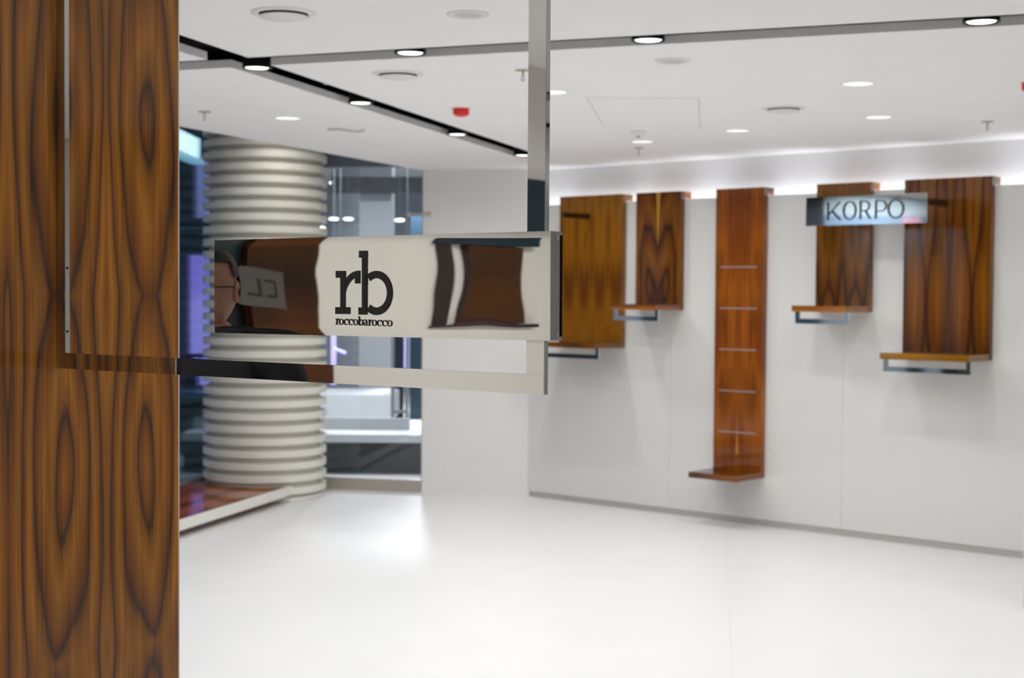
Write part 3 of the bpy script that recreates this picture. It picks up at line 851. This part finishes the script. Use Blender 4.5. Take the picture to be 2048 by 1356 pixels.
for k, (x0_, x1_, z0_, z1_, mt, lab) in enumerate((
    (-2.15, -1.98, 1.95, 2.42, M_navy, 'narrow dark blue doorway in the far hall, beside the column'),
    (-1.95, -1.58, 1.60, 2.44, plain('hall_teal', (0.10, 0.17, 0.18), 0.5), 'teal grey doorway in the far hall, middle of the pane'),
    (-1.28, -0.92, 1.60, 2.44, M_teal, 'dark teal doorway in the far hall, right side of the pane'))):
    o = BX('far_doorway', (x0_, x1_, 18.0 + .1 * k, 18.09 + .1 * k, 0.0, z1_ + .12), mt); tag(o, lab, 'doorway')
nb = thing('neon_tube', 'small slanting blue neon tube hung outside the back pane', 'neon tube', (-1.66, 14.0, 1.03))
bm = bmesh.new(); bar(bm, (-0.06, 0, 0.025), (0.055, 0, -0.02), 0.014); obj('tube', bm, emit('blue_neon', (0.12, 0.10, 1.0), 3.0), nb, True)
bm = bmesh.new(); bar(bm, (0, 0, 0.0), (0, 0, 2.32), 0.002, 6); obj('cord', bm, M_greymetal, nb, True)
vs_ = thing('neon_strip', 'thin violet neon strip hung outside the back pane beside the column', 'neon strip', (-1.73, 14.05, 0.7))
BX('tube', (-0.025, 0.025, 0, 0.02, 0, 1.0), M_violet2, vs_)
bm = bmesh.new(); bar(bm, (0, 0.01, 1.0), (0, 0.01, 2.65), 0.002, 6); obj('cord', bm, M_greymetal, vs_, True)
vs2 = dup(vs_, (-1.045, 14.4, 0.7), 'thin violet neon strip between the twin grey posts')
for k, (x_, y_, z_, lab) in enumerate((
    (-2.02, 16.4, 2.83, 'ceiling lamp in the far hall, uppermost beside the column'), (-1.96, 16.45, 2.78, 'ceiling lamp in the far hall, second of the slanting row'),
    (-1.91, 16.5, 2.74, 'ceiling lamp in the far hall, third of the slanting row'), (-1.96, 15.9, 2.40, 'lamp in the far hall above the dark blue doorway'),
    (-1.80, 15.9, 2.40, 'lamp in the far hall above the teal grey doorway'), (-1.24, 15.9, 2.39, 'lamp in the far hall above the right doorway'),
    (-2.04, 15.4, 2.28, 'lamp in the far hall nearest the sign plate top edge'))):
    hl = thing('hall_lamp', lab, 'lamp', (x_, y_, z_), 0, 'lamps in the far hall')
    bm = bmesh.new(); lathe(bm, [(0, -.018), (.04, -.014), (.062, 0), (.04, .014), (0, .018)], 20)
    obj('shade', bm, M_whitebox, hl, True)
    bm = bmesh.new(); bar(bm, (0, 0, .017), (0, 0, 3.35 - z_), 0.002, 6); obj('cord', bm, M_greymetal, hl, True)
cy = thing('lit_doorway', 'dark blue doorway with a cyan lamp strip on top outside the back pane', 'doorway', (0, 0, 0))
BX('door_panel', (-1.27, -1.17, 15.55, 15.65, 0.0, 1.42), M_navy, cy)
BX('lamp_strip', (-1.30, -1.13, 15.5, 15.549, 1.42, 1.48), M_cyan, cy)

# ------------------------------------------------------------------ mall on the near left (mirrored in the sign and frame)
def facade(name, s, m0, m1, z0, z1, mat, label=None, th=0.2):
    bm = bmesh.new(); box(bm, -th, 0, m0, m1, z0, z1)
    o = obj(name, bm, mat, loc=F(s, 0), rz=-TF)
    return struct(o, label) if label else o
M_cream = plain('cream_wall', (0.73, 0.71, 0.67), 0.6)
facade('wall_teal', -4.5, -3.875, 1.5, 0.0, 3.2, plain('teal_glass', (0.007, 0.017, 0.023), 0.3), 'dark teal shop wall across the mall')
jj = BX('neighbour_jamb', (0, 0.06, -4.415, -3.88, 0, 3.2), wood('rosewood_neighbour', 9.0, 0, .2, 6, 4, .5, 0.27, .6), loc=F(-4.5, 0), rz=-TF)
tag(jj, 'rosewood jamb of the neighbouring shop, seen mirrored in the sign', 'jamb')
facade('wall_cream', -4.5, -13.0, -4.42, 0.0, 3.2, M_cream, 'cream wall across the mall')
wd = thing('niche_display', 'dark framed rosewood display on the cream wall across the mall', 'display', F(-4.44, 0), -TF)
def npart(name, m0, m1, z0, z1, mat, x1=0.0): return BX(name, (-0.0595, x1, m0, m1, z0, z1), mat, wd)
npart('panel', -6.56, -5.84, 1.39, 1.95, wood('rosewood_mirror', 14.0, 0, .2, 6, 4, .5, 0.32, .5))
npart('upright', -5.68, -5.58, 1.387, 1.96, plain('dark_frame', (0.03, 0.016, 0.016), 0.4))
npart('header', -6.75, -5.55, 1.965, 2.4, plain('header_teal', (0.012, 0.030, 0.042), 0.3), 0.02)
npart('ledge', -6.75, -5.55, 1.345, 1.385, plain('sill_plum', (0.05, 0.025, 0.03), 0.4), 0.02)
ns = thing('neighbour_sign', 'grey mirror nameplate of the neighbouring shop with the dark letters CL', 'sign', F(-4.30, -3.83, 1.63), -TF)
npl = BX('sign_plate', (-0.03, 0, -0.17, 0.17, -0.11, 0.11), chrome('nameplate', 0.0006, (3, 3, 3), (0.28, 0.27, 0.27), 0.12), ns)
BX('arm', (-0.139, -0.031, -0.06, -0.04, -0.02, 0.02), M_chrome2, ns)
bm = bmesh.new()
for d in ((0.02, 0.10, -.045, -.032), (0.02, 0.033, -.045, .05)): box(bm, 0.0005, 0.002, d[0], d[1], d[2], d[3])
for d in ((-0.09, -0.01, -.045, -.032), (-0.09, -0.077, -.045, .05), (-0.09, -0.01, .037, .05)): box(bm, 0.0005, 0.002, d[0], d[1], d[2], d[3])
obj('lettering', bm, M_ink, npl)
# back of the mall behind the viewer and unseen lamps added to light the mirrored walls
struct(BX('wall_mall_back', (-8, 8, -7.2, -7.0, 0, 3.2), M_cream), 'cream mall wall behind the viewer')
struct(BX('ceiling_mall_near', (-9, 9, -7.2, 1.655, 3.2, 3.3), M_ceil), 'white mall ceiling above the viewer')
def mall_fill(x, y, label, first=[None]):
    if first[0] is None:
        t = thing('mall_fill_light', label, 'ceiling light', (x, y, 3.2), 0, 'unseen lamps added to the near mall')
        bm = bmesh.new(); lathe(bm, [(0.0, -0.004), (0.12, -0.003), (0.125, 0.001)], 32); obj('diffuser', bm, M_down, t, True)
        area('light', t, -0.006, 0.22, MALL_W, (1, 0.985, 0.96), 160)
        first[0] = t; return t
    return dup(first[0], (x, y, 3.2), label)
mall_fill(-5.6, -0.9, 'unseen lamp added to light the cream wall, nearer one')
mall_fill(-5.2, -2.6, 'unseen lamp added to light the cream wall, farther one')
mall_fill(-0.5, -5.4, 'unseen lamp added to light the wall behind the viewer')
mall_fill(-4.4, 1.2, 'unseen lamp added to light the neighbouring rosewood jamb')
def hall_light(x, y, z, size, p, col, lab):
    t = thing('hall_downlight', lab, 'ceiling light', (x, y, z))
    bm = bmesh.new(); lathe(bm, [(0.0, -0.004), (size / 2, -0.003), (size / 2 + .01, 0.001)], 32); obj('diffuser', bm, M_whitebox, t, True)
    area('light', t, -0.006, size, p, col, 170)
hall_light(-1.6, 13.6, 3.34, 0.3, 90, (1.0, 0.985, 0.96), 'unseen lamp added to brighten the white ledge outside')  # lamp added close by to brighten bench and ledge
hall_light(-1.2, 18.0, 3.34, 0.4, 260, (0.92, 0.96, 1.0), 'cool ceiling lamp deep in the far hall')
hall_light(-4.3, 13.2, 3.34, 0.3, 26, (0.55, 0.8, 1.0), 'cool ceiling lamp before the neon shopfront')

M_beige = plain('beige_wall', (0.66, 0.62, 0.55), 0.6)
for nm, y0_, y1_, z0_, z1_, mt, lab in (
    ('wall_left_teal', 8.86, 14.0, 0, 2.64, M_teal, 'dark teal wall outside the shop window, far end'),
    ('wall_left_white', 8.40, 8.855, 0, 2.64, M_wall, 'white wall strip outside the shop window'),
    ('wall_left_bluegreen', 6.0, 8.395, 0, 2.45, plain('teal_grey', (0.06, 0.10, 0.12), 0.4), 'teal grey shopfront outside the shop window'),
    ('wall_left_beige', 4.85, 5.995, 0, 2.45, M_beige, 'beige wall outside the shop window'),
    ('wall_left_grey', 4.60, 4.845, 0, 2.45, M_dgrey, 'dark grey wall strip outside the shop window'),
    ('wall_left_pale', 4.30, 4.595, 0, 2.45, M_wall, 'pale wall strip outside the shop window'),
    ('wall_left_top', 3.0, 14.0, 2.641, 2.898, M_beige, 'pale bulkhead above the header outside the shop window'),
    ('wall_left_header', 3.0, 8.395, 2.451, 2.64, plain('header_bluegrey', (0.24, 0.28, 0.32), 0.4), 'blue grey header band outside the shop window')):
    S(-7.2, -7.0, y0_, y1_, z0_, z1_, nm, mt, lab)
o = BX('brown_pillar', (-7.2, -6.96, 3.2, 4.29, 0, 2.45), plain('brown_cladding', (0.07, 0.028, 0.015), 0.4)); tag(o, 'dark brown clad pillar outside the shop window', 'pillar')
o = BX('brown_upright', (-6.99, -6.9, 5.96, 6.25, 2.30, 2.89), plain('brown_upright', (0.06, 0.045, 0.045), 0.4)); tag(o, 'dark brown upright under the mall ceiling outside the shop window', 'upright')
o = BX('pink_panel', (-6.995, -6.97, 4.62, 4.86, 2.53, 2.62), plain('pink_panel', (0.8, 0.35, 0.36), 0.5)); tag(o, 'small pink panel on the blue grey header outside', 'panel')
for k, (x_, y_) in enumerate(((-6.7, 5.25), (-6.6, 4.95), (-6.7, 5.55))):
    o_z = 2.90
    hall_light(x_, y_, o_z, 0.16, 14, (0.92, 0.96, 1.0), 'small mall lamp before the blue grey header, ' + ('middle', 'near', 'far')[k] + ' of three')
hall_light(-5.2, 7.0, 2.90, 0.3, 26, (0.92, 0.96, 1.0), 'mall ceiling lamp outside the shop window, middle')
hall_light(-5.4, 4.2, 2.90, 0.3, 20, (0.95, 0.97, 1.0), 'mall ceiling lamp outside the shop window, near end')

def window_fill(x, y, label, first=[None]):  # lamps added out of sight to brighten the column and podium
    if first[0] is None:
        t = thing('window_fill_light', label, 'spotlight', (x, y, 2.98), 0, 'unseen lamps added to brighten the window display')
        bm = bmesh.new(); lathe(bm, [(0.0, -0.001), (0.05, -0.001), (0.055, -0.06), (0.048, -0.06), (0.045, -0.01), (0.0, -0.01)], 28); obj('housing', bm, M_lampblack, t, True)
        area('light', t, -0.050, 0.08, 4.0, (1, 0.98, 0.94), 150)
        first[0] = t; return t
    return dup(first[0], (x, y, 2.98), label)
window_fill(-1.62, 10.55, 'unseen lamp added to brighten the column front')
window_fill(-1.75, 9.6, 'unseen lamp added to brighten the podium')
window_fill(-2.45, 7.9, 'unseen lamp added over the near end of the podium')
struct(BX('wall_mall_right', (6.4, 6.6, -7, 4, 0, 3.2), M_cream), 'cream mall wall on the right of the viewer')

# ------------------------------------------------------------------ the bystander mirrored at the left end of the sign
def skin(name, verts, edges, radii, mat, parent, sub=2, root=0):
    me = bpy.data.meshes.new(name)
    me.from_pydata(verts, edges, []); me.update()
    o = bpy.data.objects.new(name, me); COL.objects.link(o); o.parent = parent
    md = o.modifiers.new('skin', 'SKIN'); md.use_smooth_shade = True
    me.skin_vertices.new() if not me.skin_vertices else None
    for k, r in enumerate(radii):
        v = me.skin_vertices[0].data[k]
        v.radius = (r, r) if isinstance(r, (int, float)) else r
        v.use_root = (k == root)
    ss = o.modifiers.new('sub', 'SUBSURF'); ss.levels = sub; ss.render_levels = sub
    me.materials.append(mat)
    return o
face_dir = math.atan2(0.87, 1.26) - TF           # world heading of the face
pp_ = F(-1.665, -0.905)
per = thing('person', 'standing person in a dark jacket with glasses, mirrored in the left end of the sign', 'person', (pp_.x, pp_.y, 0), -TF - R(22))
# local frame: +y is forward, x to the person's right
M_skin = plain('skin', (0.42, 0.20, 0.13), 0.5)
M_jacket = plain('dark_jacket', (0.012, 0.013, 0.016), 0.8)
M_trousers = plain('dark_trousers', (0.02, 0.022, 0.03), 0.8)
M_hair = plain('dark_hair', (0.008, 0.006, 0.005), 0.6)
V = [(0, 0, 0.94), (0, 0.0, 1.12), (0, 0.0, 1.30), (0, -0.01, 1.42), (0, 0.0, 1.48),
     (-0.17, -0.01, 1.40), (-0.24, -0.02, 1.12), (-0.22, 0.10, 0.90), (0.17, -0.01, 1.40), (0.24, -0.02, 1.12), (0.22, 0.10, 0.90),
     (-0.10, 0, 0.88), (-0.11, 0.02, 0.48), (-0.11, -0.02, 0.10), (0.10, 0, 0.88), (0.11, 0.02, 0.48), (0.11, -0.02, 0.10)]
Ed = [(0, 1), (1, 2), (2, 3), (3, 4), (3, 5), (5, 6), (6, 7), (3, 8), (8, 9), (9, 10), (0, 11), (11, 12), (12, 13), (0, 14), (14, 15), (15, 16)]
Rr = [(0.15, 0.11), (0.14, 0.10), (0.17, 0.11), (0.10, 0.075), (0.055, 0.055), 0.065, 0.048, 0.038, 0.065, 0.048, 0.038, 0.09, 0.065, 0.05, 0.09, 0.065, 0.05]
skin('body', V, Ed, Rr, M_jacket, per)
skin('neck', [(0, 0.0, 1.44), (0, 0.012, 1.53)], [(0, 1)], [0.055, 0.05], M_skin, per, 2)
for sx_ in (-1, 1):
    skin('shoe', [(0.11 * sx_, -0.05, 0.045), (0.115 * sx_, 0.06, 0.04), (0.12 * sx_, 0.17, 0.032)], [(0, 1), (1, 2)], [0.04, 0.042, 0.03], M_hair, per, 1)
    hv = [(0.22 * sx_, 0.105, 0.89), (0.218 * sx_, 0.13, 0.84), (0.216 * sx_, 0.145, 0.80)]; he = [(0, 1), (1, 2)]; hr = [0.026, (0.036, 0.018), (0.034, 0.016)]
    skin('hand', hv, he, hr, M_skin, per, 1)
    for q_ in range(4):
        oy = -0.028 + q_ * 0.019; L_ = (0.07, 0.08, 0.075, 0.058)[q_]
        skin('finger', [(0.215 * sx_, 0.145 + oy, 0.81), (0.213 * sx_, 0.155 + oy, 0.78 - L_ * .3), (0.205 * sx_, 0.160 + oy, 0.78 - L_ * .7), (0.192 * sx_, 0.160 + oy, 0.78 - L_)], [(0, 1), (1, 2), (2, 3)], [0.0085, 0.0085, 0.008, 0.007], M_skin, per, 1)
    skin('thumb', [(0.210 * sx_, 0.150, 0.845), (0.195 * sx_, 0.182, 0.82), (0.188 * sx_, 0.190, 0.785)], [(0, 1), (1, 2)], [0.011, 0.0095, 0.008], M_skin, per, 1)
# head: an ellipsoid pulled into brow, nose, lips and chin
bm = bmesh.new()
bmesh.ops.create_uvsphere(bm, u_segments=48, v_segments=36, radius=1.0)
def g(d, w): return math.exp(-(d / w) ** 2)
for v in bm.verts:
    x, y, z = v.co
    X, Y, Z = x * 0.076, y * 0.096, z * 0.115
    if z < -0.2: X *= 1 + 0.35 * (z + 0.2); Y *= 1 + 0.10 * (z + 0.2)
    if y > 0:
        Y += 0.026 * g(X, 0.012) * g(Z + 0.022, 0.020) + 0.008 * g(X, 0.010) * g(Z - 0.005, 0.02)
        Y += 0.006 * g(Z - 0.024, 0.010) * g(X, 0.05)
        Y -= 0.010 * (g(X - 0.031, 0.014) + g(X + 0.031, 0.014)) * g(Z - 0.004, 0.012)
        Y += 0.007 * g(X, 0.022) * (g(Z + 0.053, 0.006) + g(Z + 0.066, 0.006))
        Y += 0.008 * g(X, 0.022) * g(Z + 0.098, 0.014)
    v.co = (X, Y, Z)
HZ = 1.605
hd = obj('head', bm, M_skin, per, True, loc=(0, 0.03, HZ))
for sx_ in (-1, 1):
    bm = bmesh.new(); bmesh.ops.create_uvsphere(bm, u_segments=16, v_segments=12, radius=0.0115)
    obj('eye', bm, plain('eye_white', (0.7, 0.68, 0.65), 0.2), hd, True, loc=(0.031 * sx_, 0.0745, 0.003))
    bm = bmesh.new(); bmesh.ops.create_uvsphere(bm, u_segments=12, v_segments=8, radius=0.0075)
    obj('iris', bm, M_hair, hd, True, loc=(0.031 * sx_, 0.0792, 0.003))
    bm = bmesh.new(); lathe(bm, [(0.004, -0.010), (0.030, -0.004), (0.032, 0.004), (0.012, 0.010)], 16)
    bmesh.ops.rotate(bm, verts=bm.verts, matrix=Matrix.Rotation(R(90), 3, 'Y'))
    for v in bm.verts: v.co.y *= 0.6
    obj('ear', bm, M_skin, hd, True, loc=(0.076 * sx_, -0.008, -0.008))
bm = bmesh.new()
for sx_ in (-1, 1):
    pr = [(0.031 * sx_ + 0.026 * math.cos(2 * math.pi * k / 20), 0.102 - 0.004 * abs(math.cos(2 * math.pi * k / 20)), 0.002 + 0.019 * math.sin(2 * math.pi * k / 20)) for k in range(21)]
    for a, b in zip(pr, pr[1:]): bar(bm, a, b, 0.0022, 6)
    bar(bm, (0.057 * sx_, 0.098, 0.006), (0.079 * sx_, 0.0, 0.008), 0.0022, 6)
bar(bm, (-0.006, 0.103, 0.006), (0.006, 0.103, 0.006), 0.0022, 6)
obj('glasses', bm, M_hair, hd, True)
bm = bmesh.new(); bmesh.ops.create_uvsphere(bm, u_segments=32, v_segments=24, radius=1.0)
for v in bm.verts:
    x, y, z = v.co
    v.co = (x * 0.083, y * 0.103 - 0.006, z * 0.122 + 0.004)
bmesh.ops.delete(bm, geom=[v for v in bm.verts if (v.co.y > 0.02 and v.co.z < 0.070) or v.co.z < -0.05 or (v.co.y > -0.01 and v.co.z < 0.02)], context='VERTS')
obj('hair', bm, M_hair, hd, True)
bm = bmesh.new()
for a, b in (((-0.022, 0.0925, -0.060), (0.022, 0.0925, -0.060)),): bar(bm, a, b, 0.0035, 8)
obj('mouth', bm, plain('lips', (0.35, 0.11, 0.09), 0.5), hd, True)
